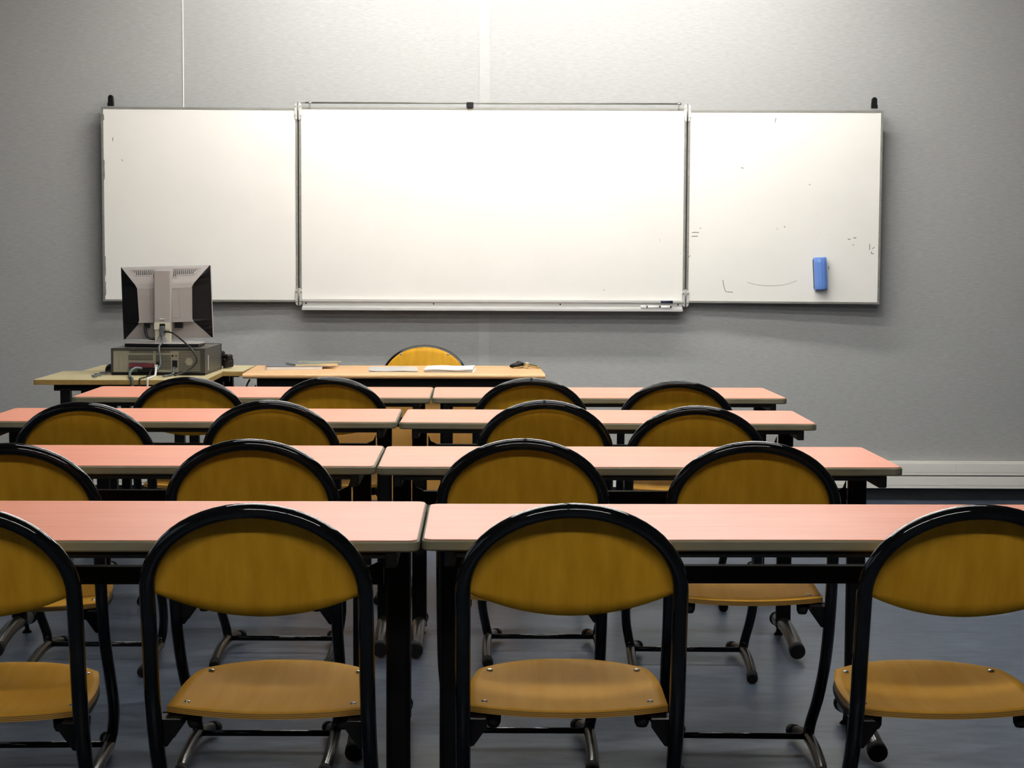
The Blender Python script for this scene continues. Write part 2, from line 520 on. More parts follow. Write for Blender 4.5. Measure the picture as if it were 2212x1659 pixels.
# black bumper knobs on the wings
for kx, kz, flip, ky in ((-1.945, 1.041, 1, -0.076), (1.940, 1.044, -1, -0.091)):
    kb = MB()
    out = []
    for i in range(11):
        a = PI * i / 10
        out.append((0.0135 * math.cos(a), 0.013 + 0.0135 * math.sin(a)))
    out += [(-0.0135, -0.012), (-0.0165 * 1, -0.012), (-0.0165, -0.030), (0.0155, -0.030), (0.0155, -0.012)]
    out = [(x * flip, z) for x, z in out]
    if flip < 0:
        out.reverse()
    kb.slab(out, 0, 0.022, 0.003, mat4=Matrix.Translation((kx, ky + 0.011, kz)) @ Matrix.Rotation(PI / 2, 4, 'X'))
    k_ = kb.build('bumper_knob', 'blackplastic', wb)
    MB().cyl((kx, ky - 0.010, kz + 0.014), (kx, ky - 0.014, kz + 0.014), 0.006, 10).build('knob_screw', 'metal', k_)


# leftover marker strokes on the panels (flat ink)
def stroke(mb, pts, w):
    pts = [Vector(p) for p in pts]
    vs, fs = [], []
    for i, p in enumerate(pts):
        a, b = pts[max(0, i - 1)], pts[min(len(pts) - 1, i + 1)]
        t = (b - a).normalized()
        n = Vector((-t.y, t.x)) * w / 2
        for q in (p - n, p + n):
            vs.append((q.x, -0.0186, q.y))
    for i in range(len(pts) - 1):
        fs.append((2 * i, 2 * i + 2, 2 * i + 3, 2 * i + 1))
    mb.add(vs, fs)


def arc(cx, cz, r, a0, a1, n=8, ry=None):
    return [(cx + r * math.cos(math.radians(a0 + (a1 - a0) * i / n)),
             cz + (ry or r) * math.sin(math.radians(a0 + (a1 - a0) * i / n))) for i in range(n + 1)]


def RW(px, py):      # photo position on the right wing to panel coordinates
    return ((px - 1488) / 415.0 * 0.985, (651 - py) / 415.0 * 0.982)


ik = MB()
stroke(ik, [RW(1499, 499), RW(1506, 498.5), RW(1514, 499)], 0.004)
stroke(ik, [RW(1498, 507), RW(1505, 507), RW(1512, 506.5)], 0.004)
stroke(ik, [RW(1492.5, 553), RW(1496, 548)], 0.003)
stroke(ik, [RW(1567, 601), RW(1569, 614), RW(1573, 626), RW(1580, 627), RW(1589, 627.5)], 0.0035)
for c in ((1836, 509), (1848, 506)):
    x, z = RW(*c)
    stroke(ik, arc(x, z, 0.007, 200, 340), 0.004)
for a, b in (((1845, 522), (1845, 525)), ((1880, 521), (1880, 534)), ((1886, 532), (1890, 528)),
             ((1793, 570), (1794, 577)), ((1697, 484), (1698, 487)), ((1602, 359), (1608, 360)),
             ((1675, 252), (1674, 262)), ((1516, 489), (1518, 490)), ((1748, 394), (1751, 395))):
    stroke(ik, [RW(*a), RW(*b)], 0.004)
x, z = RW(1886, 540)
stroke(ik, arc(x, z, 0.006, 120, 340), 0.004)
ik.build('marker_strokes', 'ink', wing_r)['kind'] = 'stuff'
ik = MB()
stroke(ik, [RW(1620, 606), RW(1636, 610), RW(1655, 612.5), RW(1675, 613), RW(1695, 611), RW(1712, 607), RW(1726, 601)], 0.0035)
stroke(ik, [RW(1528, 276), RW(1530, 264), RW(1535, 255), RW(1541, 254), RW(1543, 258)], 0.003)
stroke(ik, [RW(1651, 254), RW(1654, 255), RW(1656, 260)], 0.003)
stroke(ik, [RW(1498, 352), RW(1501, 354), RW(1503, 351)], 0.003)
stroke(ik, [RW(1680, 487), RW(1684, 493)], 0.003)
ik.build('faint_strokes', 'inkfaint', wing_r)['kind'] = 'stuff'
ik = MB()
stroke(ik, [(0.0585, 0.815), (0.0565, 0.827), (0.060, 0.833)], 0.004)
stroke(ik, [(0.10, 0.722), (0.108, 0.715)], 0.003)
ik.build('marker_strokes', 'ink', wing_l)['kind'] = 'stuff'
ik = MB()
stroke(ik, [(1.952, 0.253), (1.955, 0.250)], 0.005)
stroke(ik, [(1.558, 0.068), (1.562, 0.060), (1.568, 0.062), (1.567, 0.069)], 0.003)
stroke(ik, [(1.845, 0.330), (1.850, 0.312)], 0.0025)
ik.build('marker_strokes', 'inkfaint', centre)['kind'] = 'stuff'
# chipped enamel along the outer edge of the left wing
ik = MB()
for z0, ln in ((0.62, 0.09), (0.70, 0.02), (0.13, 0.10), (0.03, 0.07), (0.92, 0.03)):
    stroke(ik, [(0.0115, z0), (0.0128, z0 + ln * 0.3), (0.0115, z0 + ln * 0.7), (0.0125, z0 + ln)], 0.006)
ik.build('chipped_edge', 'alu_dark', wing_l)['kind'] = 'stuff'

# ------------------------------------------------------------------ eraser and pens
er = tag(empty('board_eraser', (1.572, WALL - 0.1125, 1.175)), 'blue board eraser stuck on the right whiteboard wing', 'eraser')
er.rotation_euler = (0, -0.055, -0.05)
body = []
for x, y in ((-0.033, 0.0), (-0.031, -0.030), (-0.016, -0.038), (0.0, -0.040), (0.016, -0.038), (0.031, -0.030), (0.033, 0.0)):
    body.append((x, y))
eb = MB()
n = len(body)
prof = [(-0.083, 0.80), (-0.078, 0.95), (-0.06, 1.0), (0.06, 1.0), (0.078, 0.93), (0.083, 0.75)]
vs = [(bx * (0.9 + 0.1 * s), by * s, z) for z, s in prof for bx, by in body]
fs = []
for k in range(len(prof) - 1):
    for i in range(n):
        j = (i + 1) % n
        fs.append((k * n + i, k * n + j, (k + 1) * n + j, (k + 1) * n + i))
fs += [tuple(reversed(range(n))), tuple(range((len(prof) - 1) * n, len(prof) * n))]
eb.add(vs, fs)
eb.build('eraser_body', 'blue', er)
MB().slab(rrect(-0.035, 0.031, -0.078, 0.074, 0.004), 0, 0.012, 0.001,
          mat4=Matrix.Translation((0, 0.012, 0)) @ Matrix.Rotation(PI / 2, 4, 'X')).build('felt_pad', 'felt', er)

pen = tag(empty('board_marker', (0.79, WALL - 0.0905, 1.0265)), 'dark blue marker at the right end of the whiteboard tray', 'marker')
MB().cyl((-0.03, 0, 0), (0.018, 0, 0), 0.0065, 10).build('marker_barrel', 'navy', pen)
MB().cyl((0.018, 0, 0), (0.032, 0, 0), 0.007, 10).build('marker_cap', 'blackplastic', pen)
for i, (px, ln, lab) in enumerate(((0.672, 0.030, 'short white chalk piece at the left of the tray pens'),
                                   (0.722, 0.058, 'white marker lying in the middle of the tray pens'),
                                   (0.785, 0.045, 'white marker lying nearest the right tray end'))):
    q = tag(empty('white_marker', (px, WALL - 0.0975, 1.0008)), lab, 'marker', 'white pens in the tray')
    MB().cyl((-ln / 2, 0, 0), (ln / 2, 0, 0), 0.0075, 10).build('pen_barrel', 'paper', q)
    MB().cyl((ln / 2, 0, 0), (ln / 2 + 0.008, 0, 0), 0.0045, 10).build('pen_tip', 'blackplastic', q)


# ------------------------------------------------------------------ student table
def make_table(depth):
    t = empty('student_table')
    W2, D = 0.65, depth
    # origin: floor, middle of the edge nearest the chairs
    core = MB().slab(rrect(-W2, W2, 0, D, 0.022), 0.7235, 0.7435, 0.003).build('tabletop', 'band', t)
    MB().slab(rrect(-W2 + 0.004, W2 - 0.004, 0.004, D - 0.004, 0.019), 0.7435, 0.745, 0.0006).build('laminate', 'laminate', core)
    MB().b3(-0.60, 0.60, 0.012, 0.038, 0.7105, 0.7235).build('front_beam', 'metal', t)
    MB().b3(-0.60, 0.60, D - 0.045, D - 0.018, 0.7105, 0.7235).build('rear_beam', 'metal', t)
    MB().b3(-0.57, 0.57, 0.29, 0.315, 0.611, 0.646).build('cross_rail', 'metal', t)
    for s in (-1, 1):
        MB().slab(rrect(s * 0.599 - 0.0105, s * 0.599 + 0.0105, 0.006, D - 0.012, 0.003, 2), 0.693, 0.7235, 0.002).build(
            'side_arm', 'metal', t)
        MB().slab(rrect(s * 0.599 - 0.024, s * 0.599 + 0.024, 0.283, 0.321, 0.012, 4), 0.045, 0.7235, 0.0).build(
            'leg', 'metal', t)
        gs = MB()
        gs.slab([(0, 0), (0.03, 0), (0.008, 0.010), (0.0, 0.03)], 0, 0.006,
                mat4=Matrix.Translation((s * 0.57, 0.305, 0.646)) @ Matrix.Scale(-s, 4, (1, 0, 0)) @ Matrix.Rotation(PI / 2, 4, 'X'))
        gs.build('gusset', 'metal', t)
        path = smooth_path([(s * 0.599, 0.006, 0.030), (s * 0.599, 0.09, 0.046), (s * 0.599, 0.20, 0.058),
                            (s * 0.599, 0.31, 0.056), (s * 0.599, 0.43, 0.046)], 4)
        ft = MB().tube(path, 0.0225, 16).build('foot', 'foottube', t)
        MB().tube([(s * 0.599, -0.004, 0.0275), (s * 0.599, 0.0, 0.0278), (s * 0.599, 0.022, 0.032)], 0.0265, 16,
                  radii=[0.022, 0.0248, 0.0248]).build('end_cap', 'rubber', ft)
        MB().tube([(s * 0.599, 0.418, 0.047), (s * 0.599, 0.440, 0.045), (s * 0.599, 0.446, 0.0445)], 0.0265, 16,
                  radii=[0.0246, 0.0246, 0.021]).build('end_cap', 'rubber', ft)
        MB().tube([(s * 0.599, 0.395, 0.030), (s * 0.599, 0.395, 0.010), (s * 0.599, 0.395, 0.0)], 0.012, 10,
                  radii=[0.006, 0.008, 0.017]).build('glide', 'rubber', ft)
    return t


TABLES = [  # near-left corner, yaw (deg), depth, label
    ((-1.597, 6.517), 1.0, 0.53, 'salmon topped student table in the front row, left of the gap'),
    ((-0.291, 6.544), 1.6, 0.53, 'salmon topped student table in the front row, right of the gap'),
    ((-1.659, 5.560), 1.2, 0.48, 'salmon topped student table in the second row from the front, left of the gap'),
    ((-0.351, 5.572), 0.3, 0.48, 'salmon topped student table in the second row from the front, right of the gap'),
    ((-1.636, 4.388), 1.0, 0.48, 'salmon topped student table in the third row from the front, left of the gap'),
    ((-0.331, 4.400), 1.3, 0.48, 'salmon topped student table in the third row from the front, right of the gap'),
    ((-1.468, 3.232), 1.0, 0.53, 'salmon topped student table in the nearest row, left of the gap'),
    ((-0.164, 3.270), 1.1, 0.48, 'salmon topped student table in the nearest row, right of the gap'),
]
protos = {}
for (x, y), yaw, dep, lab in TABLES:
    if dep in protos:
        t = copy_tree(protos[dep])
    else:
        t = protos[dep] = make_table(dep)
    a = math.radians(yaw)
    t.location = (x + 0.65 * math.cos(a), y + 0.65 * math.sin(a), 0)
    t.rotation_euler = (0, 0, a)
    tag(t, lab, 'table', 'student tables')


# ------------------------------------------------------------------ chair
def make_chair():
    t = empty('school_chair')
    R = 0.0145
    A, B, ZS = 0.1965, 0.152, 0.660      # hoop half width, hoop rise, shoulder height

    def hoop_y(z):
        return -0.028 - 0.27 * (z - ZS)
    right = [(0.174, 0.212, 0.040), (0.182, 0.220, 0.075), (0.192, 0.182, 0.14), (A, 0.110, 0.235), (A, 0.045, 0.34),
             (A, 0.008, 0.45), (A, -0.010, 0.56), (A, -0.028, ZS)]
    rp = smooth_path(right, 5)
    arch = []
    for i in range(1, 28):
        a = PI * i / 28
        z = ZS + B * math.sin(a)
        arch.append(Vector((A * math.cos(a), hoop_y(z), z)))
    left = [Vector((-p.x, p.y, p.z)) for p in reversed(rp)]
    MB().tube(rp + arch + left, R, 14).build('frame', 'tube', t)
    # backrest: lens shaped plywood on the sitter's side of the hoop, slightly hollow
    NB, NV = 28, 8
    th = 0.010

    def back_pt(i, j, front):
        u = -1 + 2 * i / NB
        u = math.sin(u * PI / 2)
        x = u * (A + 0.002)
        zt = ZS + 0.002 + (B + 0.002) * math.sqrt(max(0, 1 - u * u))
        zb = ZS - 0.006 - 0.046 * (1 - u * u) + 0.006 * u * u
        if abs(u) > 0.999:
            zt = zb + 0.002
        z = zb + (zt - zb) * j / NV
        y = hoop_y(z) + R * 0.8 + 0.012 * (1 - u * u) + (th if front else 0.0)
        return (x, y, z)
    vs = [back_pt(i, j, f) for f in (0, 1) for i in range(NB + 1) for j in range(NV + 1)]
    o = (NB + 1) * (NV + 1)

    def ix(i, j):
        return i * (NV + 1) + j
    bk = MB()
    f0 = [(ix(i, j), ix(i + 1, j), ix(i + 1, j + 1), ix(i, j + 1)) for i in range(NB) for j in range(NV)]
    f1 = [tuple(o + q for q in reversed(f)) for f in f0]
    rim = [ix(i, 0) for i in range(NB + 1)] + [ix(NB, j) for j in range(1, NV + 1)] + \
          [ix(i, NV) for i in range(NB - 1, -1, -1)] + [ix(0, j) for j in range(NV - 1, 0, -1)]
    f2, uv2 = [], []
    for k in range(len(rim)):
        a, b = rim[k], rim[(k + 1) % len(rim)]
        f2.append((a, a + o, b + o, b))
        uv2.append([(0, 0), (0, 1), (1, 1), (1, 0)])
    m = MB()
    m.v = vs
    for f in f0 + f1:
        m.f.append(f)
        m.mi.append(0)
        m.sm.append(True)
        m.uv.append([(0, 0)] * 4)
    for f, u in zip(f2, uv2):
        m.f.append(f)
        m.mi.append(1)
        m.sm.append(False)
        m.uv.append(u)
    back = m.build('backrest', ['plyback', 'plyedge'], t)
    for u in (-0.58, 0.58):
        x = u * A
        z = ZS + B * math.sqrt(1 - u * u) - 0.002
        y = hoop_y(z) + R * 0.8 + 0.012 * (1 - u * u) + th
        MB().tube([(x, y - 0.002, z), (x, y + 0.002, z), (x, y + 0.0035, z)], 0.006, 10, radii=[0.006, 0.006, 0.003]).build(
            'screw', 'steel', back)
    # seat: moulded plywood shell
    NU, NW = 20, 18

    def seat_pt(i, j, bottom):
        u = -1 + 2 * i / NU
        v = j / NW
        w = 0.187 - 0.034 * max(0.0, (v - 0.35) / 0.65) ** 2.2
        yr = 0.082 - 0.024 * (1 - u * u)
        yf = 0.438 - 0.085 * abs(u) ** 2.4
        x = u * w
        y = yr + (yf - yr) * v
        z = 0.424 + 0.018 * v - 0.016 * math.exp(-((v - 0.36) / 0.26) ** 2) * (1 - 0.75 * u * u)
        z += 0.006 * math.exp(-((v - 0.80) / 0.12) ** 2) * (1 - u * u)
        z -= 0.030 * max(0, (v - 0.86) / 0.14) ** 2
        z -= 0.010 * (1 - v) * (1 - u * u) * 0.5
        return (x, y, z - (0.0115 if bottom else 0.0))
    vs = [seat_pt(i, j, b) for b in (0, 1) for i in range(NU + 1) for j in range(NW + 1)]
    o = (NU + 1) * (NW + 1)

    def sx(i, j):
        return i * (NW + 1) + j
    m = MB()
    m.v = vs
    f0 = [(sx(i, j), sx(i + 1, j), sx(i + 1, j + 1), sx(i, j + 1)) for i in range(NU) for j in range(NW)]
    for f in f0 + [tuple(o + q for q in reversed(f)) for f in f0]:
        m.f.append(f)
        m.mi.append(0)
        m.sm.append(True)
        m.uv.append([(0, 0)] * 4)
    rim = [sx(i, 0) for i in range(NU + 1)] + [sx(NU, j) for j in range(1, NW + 1)] + \
          [sx(i, NW) for i in range(NU - 1, -1, -1)] + [sx(0, j) for j in range(NW - 1, 0, -1)]
    for k in range(len(rim)):
        a, b = rim[k], rim[(k + 1) % len(rim)]
        m.f.append((a, a + o, b + o, b))
        m.mi.append(1)
        m.sm.append(False)
        m.uv.append([(0, 0), (0, 1), (1, 1), (1, 0)])
    seat = m.build('seat', ['ply', 'plyedge'], t)
    for i, j in ((1.6, 2.6), (NU - 1.6, 2.6), (1.6, 13.6), (NU - 1.6, 13.6)):
        p = seat_pt(i, j, 0)
        MB().tube([(p[0], p[1], p[2] - 0.001), (p[0], p[1], p[2] + 0.0015), (p[0], p[1], p[2] + 0.003)], 0.0065, 10,
                  radii=[0.0068, 0.0062, 0.003]).build('screw', 'steel', seat)
    for s in (-1, 1):
        # flat support rail under the seat side and the bracket that carries it from the frame
        rl = smooth_path([(s * 0.165, 0.092, 0.397), (s * 0.166, 0.20, 0.392), (s * 0.160, 0.31, 0.398), (s * 0.142, 0.375, 0.406)], 4)
        MB().tube(rl, 0.011, 10).build('seat_rail', 'metal', t)
        br = MB()
        pts = [(0.004, 0.008), (-0.038, 0.008), (-0.038, -0.004), (-0.014, -0.038), (0.002, -0.042)]
        pts = [(x * s, z) for x, z in pts]
        if s > 0:
            pts.reverse()
        br.slab(pts, -0.008, 0.050, 0.002,
                mat4=Matrix.Translation((s * 0.1915, 0.086, 0.399)) @ Matrix.Rotation(PI / 2, 4, 'X'))
        br.build('bracket', 'metal', t)
        MB().tube([(s * 0.140, 0.105, 0.408), (s * 0.140, 0.105, 0.386), (s * 0.140, 0.105, 0.378)], 0.014, 12,
                  radii=[0.015, 0.014, 0.010]).build('buffer', 'rubber', t)
        fp = smooth_path([(s * 0.148, 0.318, 0.027), (s * 0.167, 0.262, 0.036), (s * 0.175, 0.205, 0.039),
                          (s * 0.177, 0.10, 0.037), (s * 0.176, 0.0, 0.027), (s * 0.172, -0.066, 0.0165)], 4)
        ft = MB().tube(fp, R, 12).build('foot', 'foottube', t)
        a, b = fp[0], fp[1]
        d = (a - b).normalized()
        MB().tube([a - d * 0.018, a + d * 0.006, a + d * 0.010], 0.0168, 12, radii=[0.0168, 0.0168, 0.0135]).build(
            'end_cap', 'rubber', ft)
        a, b = fp[-1], fp[-2]
        d = (a - b).normalized()
        MB().tube([a - d * 0.022, a + d * 0.005, a + d * 0.009], 0.0168, 12, radii=[0.0168, 0.0168, 0.0135]).build(
            'end_cap', 'rubber', ft)
    MB().cyl((-0.174, 0.21, 0.040), (0.174, 0.21, 0.040), 0.0082, 10).build('crossbar', 'tube', t)
    return t


ZOFF = 0.070
CHAIRS = [  # x, y of the hoop top, yaw deg, label
    (-0.972, 3.127, 1.5, 'beech school chair in the nearest row, cut off by the left picture edge'),
    (-0.458, 3.158, -1.5, 'beech school chair in the nearest row, just left of the table gap'),
    (0.110, 3.177, 0.8, 'beech school chair in the nearest row, just right of the table gap'),
    (0.834, 3.180, 3.0, 'beech school chair in the nearest row, cut off by the right picture edge'),
    (-1.165, 4.150, 2.5, 'beech school chair in the third row from the front, leftmost of that row'),
    (-0.622, 4.268, 0.5, 'beech school chair at the third row from the front, left of the table gap'),
    (0.027, 4.305, 0.0, 'beech school chair at the third row from the front, just right of the table gap'),
    (0.579, 4.263, -1.5, 'beech school chair at the third row from the front, rightmost of that row'),
    (-1.272, 5.315, 1.0, 'beech school chair at the second row from the front, leftmost of that row'),
    (-0.729, 5.412, 0.0, 'beech school chair at the second row from the front, second from the left'),
    (0.101, 5.455, 0.0, 'beech school chair at the second row from the front, third from the left'),
    (0.544, 5.275, -1.0, 'beech school chair at the second row from the front, rightmost of that row'),
    (-1.156, 6.415, 1.0, 'beech school chair at the front row, below the computer, leftmost of that row'),
    (-0.653, 6.447, 0.0, 'beech school chair at the front row, second from the left'),
    (0.068, 6.443, 0.0, 'beech school chair at the front row, third from the left'),
    (0.584, 6.354, -1.0, 'beech school chair at the front row, rightmost of that row'),
]
chair0 = make_chair()
for i, (x, y, yaw, lab) in enumerate(CHAIRS):
    c = chair0 if i == 0 else copy_tree(chair0)
    a = math.radians(yaw)
    c.location = (x - ZOFF * math.sin(a), y + ZOFF * math.cos(a), 0)
    c.rotation_euler = (0, 0, a)
    tag(c, lab, 'chair', 'student chairs')
c = copy_tree(chair0)
c.location = (-0.424, 8.70, 0)
c.rotation_euler = (0, 0, PI)
tag(c, "beech school chair behind the teacher's desk, its backrest facing the room", 'chair', 'student chairs')

# ------------------------------------------------------------------ teacher's desk
td = tag(empty('teacher_desk', (-0.512, 7.83, 0), math.radians(2.0)), 'beech desk with rounded front edge and papers on it', 'desk')
prof = []
for i in range(7):
    a = -PI / 2 - PI * i / 6 * 1.0
    prof.append((0.012 + 0.011 * math.cos(a) - 0.0, 0.734 + 0.011 * math.sin(a)))
tt = MB()
sec = [(0.60, 0.7235), (0.60, 0.745)] + [(0.014 - 0.0125 * math.sin(PI * i / 6), 0.7342 + 0.0107 * math.cos(PI * i / 6)) for i in range(7)]
n = len(sec)
vs = [(x, y, z) for x in (-0.657, 0.657) for y, z in sec]
fs = [(i, (i + 1) % n, n + (i + 1) % n, n + i) for i in range(n)] + [tuple(reversed(range(n))), tuple(range(n, 2 * n))]
tt.add(vs, fs)
tt.build('desktop', 'tdesk', td)
MB().b3(-0.60, 0.60, 0.05, 0.08, 0.660, 0.7235).build('front_rail', 'metal', td)
MB().b3(-0.56, 0.56, 0.10, 0.118, 0.18, 0.700).build('modesty_panel', 'modesty', td)
MB().b3(-0.60, 0.60, 0.54, 0.57, 0.685, 0.7235).build('rear_rail', 'metal', td)
for s in (-1, 1):
    MB().b3(s * 0.58 - 0.02, s * 0.58 + 0.02, 0.08, 0.54, 0.685, 0.7235).build('side_rail', 'metal', td)
    for yy in (0.07, 0.53):
        lg = MB().slab(rrect(s * 0.58 - 0.02, s * 0.58 + 0.02, yy - 0.02, yy + 0.02, 0.006, 3), 0.02, 0.685).build('leg', 'metal', td)
        MB().cyl((s * 0.58, yy, 0.0), (s * 0.58, yy, 0.022), 0.022, 12).build('leg_cap', 'rubber', lg)


# ------------------------------------------------------------------ computer desks
def maple_table(name, x0, x1, y0, y1, yaw, label, legs):
    cx = (x0 + x1) / 2
    t = tag(empty(name, (cx, y0, 0), yaw), label, 'table')
    w, d = (x1 - x0) / 2, y1 - y0
    core = MB().slab(rrect(-w, w, 0, d, 0.006, 2), 0.7235, 0.7438, 0.0015).build('tabletop', 'paleedge', t)
    MB().slab(rrect(-w + 0.001, w - 0.001, 0.001, d - 0.001, 0.005, 2), 0.7438, 0.745).build('laminate', 'pale', core)
    for yy in (0.06, d - 0.08):
        MB().b3(-w + 0.07, w - 0.07, yy, yy + 0.03, 0.695, 0.7235).build('rail', 'metal', t)
    for s in (-1, 1):
        for yy in (0.075, d - 0.065):
            if (s, yy < 0.2) in legs:
                lg = MB().b3(s * (w - 0.117) - 0.02, s * (w - 0.117) + 0.02, yy - 0.02, yy + 0.02, 0.02, 0.700).build('leg', 'metal', t)
                MB().cyl((s * (w - 0.117), yy, 0.0), (s * (w - 0.117), yy, 0.022), 0.022, 12).build('leg_cap', 'rubber', lg)
    return t


ALL4 = [(-1, True), (-1, False), (1, True), (1, False)]
maple_table('computer_table', -1.965, -1.262, 7.400, 7.945, math.radians(1.5),
            'pale maple table with chipped front edge under the computer', ALL4)
maple_table('side_table', -1.900, -1.190, 7.962, 8.400, math.radians(0.5),
            'pale maple table against the wall behind the computer table', ALL4)

# ------------------------------------------------------------------ desktop computer case (rear towards the room)
pc = tag(empty('computer_case', (-1.511, 7.69, 0.745), math.radians(-0.5)), 'flat charcoal desktop computer, its ports facing the room', 'computer')
W2, PH, PD = 0.201, 0.115, 0.40
cs = MB()
cs.b3(-W2, W2, 0.004, PD, 0.010, PH)
cs.b3(-W2, W2, 0.0, 0.004, PH - 0.010, PH)
cs.b3(-W2, -W2 + 0.010, 0.0, 0.004, 0.010, PH - 0.010)
cs.b3(W2 - 0.020, W2, 0.0, 0.004, 0.010, PH - 0.010)
case = cs.build('case', 'case', pc)
MB().slab(rrect(-W2, W2, 0.0, PD, 0.006, 3), 0.0, 0.012, 0.002).build('base_plate', 'blackplastic', pc)
MB().b3(W2, W2 + 0.0015, 0.075, 0.080, 0.018, 0.082).build('side_slot', 'whitecable', case)
MB().slab(rrect(-W2 - 0.001, W2 + 0.001, PD, PD + 0.02, 0.006, 3), 0.0, PH + 0.002, 0.002).build('front_bezel', 'blackplastic', pc)
rear = MB().b3(-W2 + 0.010, W2 - 0.020, 0.0018, 0.0045, 0.013, PH - 0.011).build('rear_panel', 'zinc', pc)


def rp(px, py):      # photo position on the rear panel
    return ((px - 240) / 204.0 * 0.402 - W2, (811 - py) / 58.0 * PH)


def rbox(name, m, x0, y0, x1, y1, y_front=-0.001, y_back=0.002):
    a, b = rp(x0, y1), rp(x1, y0)
    return MB().b3(a[0], b[0], y_front, y_back, a[1], b[1]).build(name, m, rear)


for k in range(3):       # expansion slot covers
    rbox('slot_cover', 'zinc', 247 + 10.5 * k, 765, 256.5 + 10.5 * k, 800, 0.0002, 0.0018)


def grid(x0, y0, x1, y1, nx, ny):
    g = MB()
    for i in range(nx):
        for j in range(ny):
            cx, cy = x0 + (x1 - x0) * (i + 0.5) / nx, y0 + (y1 - y0) * (j + 0.5) / ny
            a, b = rp(cx - 0.33 * (x1 - x0) / nx, cy + 0.33 * (y1 - y0) / ny), rp(cx + 0.33 * (x1 - x0) / nx, cy - 0.33 * (y1 - y0) / ny)
            g.b3(a[0], b[0], 0.0010, 0.0022, a[1], b[1])
    o = g.build('vent_holes', 'rubber', rear)
    o['kind'] = 'stuff'


grid(280, 758, 332, 764, 22, 3)
grid(278, 767, 331, 779, 20, 4)
grid(337, 757, 369, 763, 12, 3)
grid(337, 767, 370, 799, 13, 10)
ps = rbox('power_supply_grille', 'zincdark', 387, 758, 434, 804, 0.0, 0.0018)
sl = MB()
for k in range(13):
    a, b = rp(387.5, 760 + k * 3.4), rp(433.5, 758.9 + k * 3.4)
    sl.b3(a[0], b[0], -0.001, 0.0, a[1], b[1])
o = sl.build('grille_slats', 'zinc', rear)
o['kind'] = 'stuff'
cx, cz = rp(409.5, 781.5)
MB().slab([(0.0175 * math.cos(PI * k / 3), 0.0175 * math.sin(PI * k / 3)) for k in range(6)], 0, 0.003, 0.0005,
          mat4=Matrix.Translation((cx, 0.0, cz)) @ Matrix.Rotation(PI / 2, 4, 'X')).build('hexagon_plate', 'zinc', rear)
rbox('power_socket', 'blackplastic', 373, 779, 384, 794)
rbox('switch_plate', 'zinc', 371, 765, 386, 778, 0.0)
rbox('voltage_switch', 'maroon', 380, 767, 383, 771, -0.002)
rbox('key_lock', 'blackplastic', 372, 767, 376, 771, -0.001)
rbox('port_block', 'maroon', 281, 785, 333, 794, -0.020)
rbox('port_block', 'teal', 281, 795, 300, 803, -0.016)
rbox('port_block', 'blackplastic', 300, 795, 336, 804, -0.018)
rbox('port_shield', 'steel', 281, 783, 320, 784.5, -0.004)
rbox('port_block', 'blackplastic', 338, 783, 346, 790)
rbox('network_plug', 'whitecable', 337, 788, 342, 795, -0.018)

# ------------------------------------------------------------------ monitor seen from behind
mo = tag(empty('monitor', (-1.517, 7.92, 0.862), 0), 'silver monitor seen from behind on the desktop computer', 'monitor')
ST = MB()


def ring_pts(r):
    return r


mon = empty('display_head')
mon.parent = mo
# head: local x width, z height around the centre, y- towards the room
HW, HH = 0.196, 0.158
CZ = 0.188
ROLL = math.radians(-1.6)


def head(mb_name, m, parent_=None):
    pass


def hmat():
    return Matrix.Translation((0.003, 0, CZ)) @ Matrix.Rotation(ROLL, 4, 'Y')


HM = hmat()
bpy.data.objects.remove(mon)
# screen shell
scr = MB().slab(rrect(-HW, HW, -HH, HH, 0.006, 3), -0.022, 0.0, 0.003, mat4=HM @ Matrix.Rotation(PI / 2, 4, 'X') @ Matrix.Translation((0, 0, -0.0))).build(
    'display', 'silver', mo)
MB().slab(rrect(-HW + 0.015, HW - 0.015, -HH + 0.018, HH - 0.015, 0.002, 1), -0.0235, -0.022,
          mat4=HM @ Matrix.Rotation(PI / 2, 4, 'X')).build('screen', 'blackplastic', scr)
# back cover: silver middle that flares to the corners, black side cheeks
BK = -0.045
half = [(0, HH), (HW - 0.002, HH), (0.128, 0.082), (0.118, 0.064), (0.114, -0.075), (0.120, -0.088), (HW - 0.006, -HH), (0, -HH)]
right_ = half
left_ = [(-x, z) for x, z in reversed(half)][1:-1]
outline = right_ + left_
cv = MB()


def ydepth(x, z):
    e = max(abs(z) - 0.085, 0) / (HH - 0.085)
    d = -0.055 * (1 - min(1, e) ** 1.3)
    return d


def strip(rows):
    vs, fs = [], []
    nn = len(rows[0])
    for r_ in rows:
        vs += [HM @ Vector(p) for p in r_]
    for a in range(len(rows) - 1):
        for b in range(nn - 1):
            fs.append((a * nn + b, a * nn + b + 1, (a + 1) * nn + b + 1, (a + 1) * nn + b))
    return vs, fs


def halfw(z):
    if z >= 0.082:
        return 0.128 + (HW - 0.002 - 0.128) * (z - 0.082) / (HH - 0.082)
    if z >= 0.064:
        return 0.118 + 0.010 * (z - 0.064) / 0.018
    if z >= -0.075:
        return 0.114 + 0.004 * (z + 0.075) / 0.139
    if z >= -0.088:
        return 0.114 + 0.006 * (-0.075 - z) / 0.013
    return 0.120 + (HW - 0.006 - 0.120) * (-0.088 - z) / (HH - 0.088)


zs = [-HH, -0.14, -0.12, -0.10, -0.0885, -0.086, -0.075, -0.03, 0.03, 0.064, 0.082, 0.09, 0.11, 0.135, HH - 0.012, HH]


def yback(z):
    if z > 0.06:
        k = (z - 0.06) / (HH - 0.06)
        return -0.052 + 0.050 * k ** 1.5
    if z < -0.086:
        k = (-0.086 - z) / (HH - 0.086)
        return -0.026 + 0.024 * k
    return -0.052


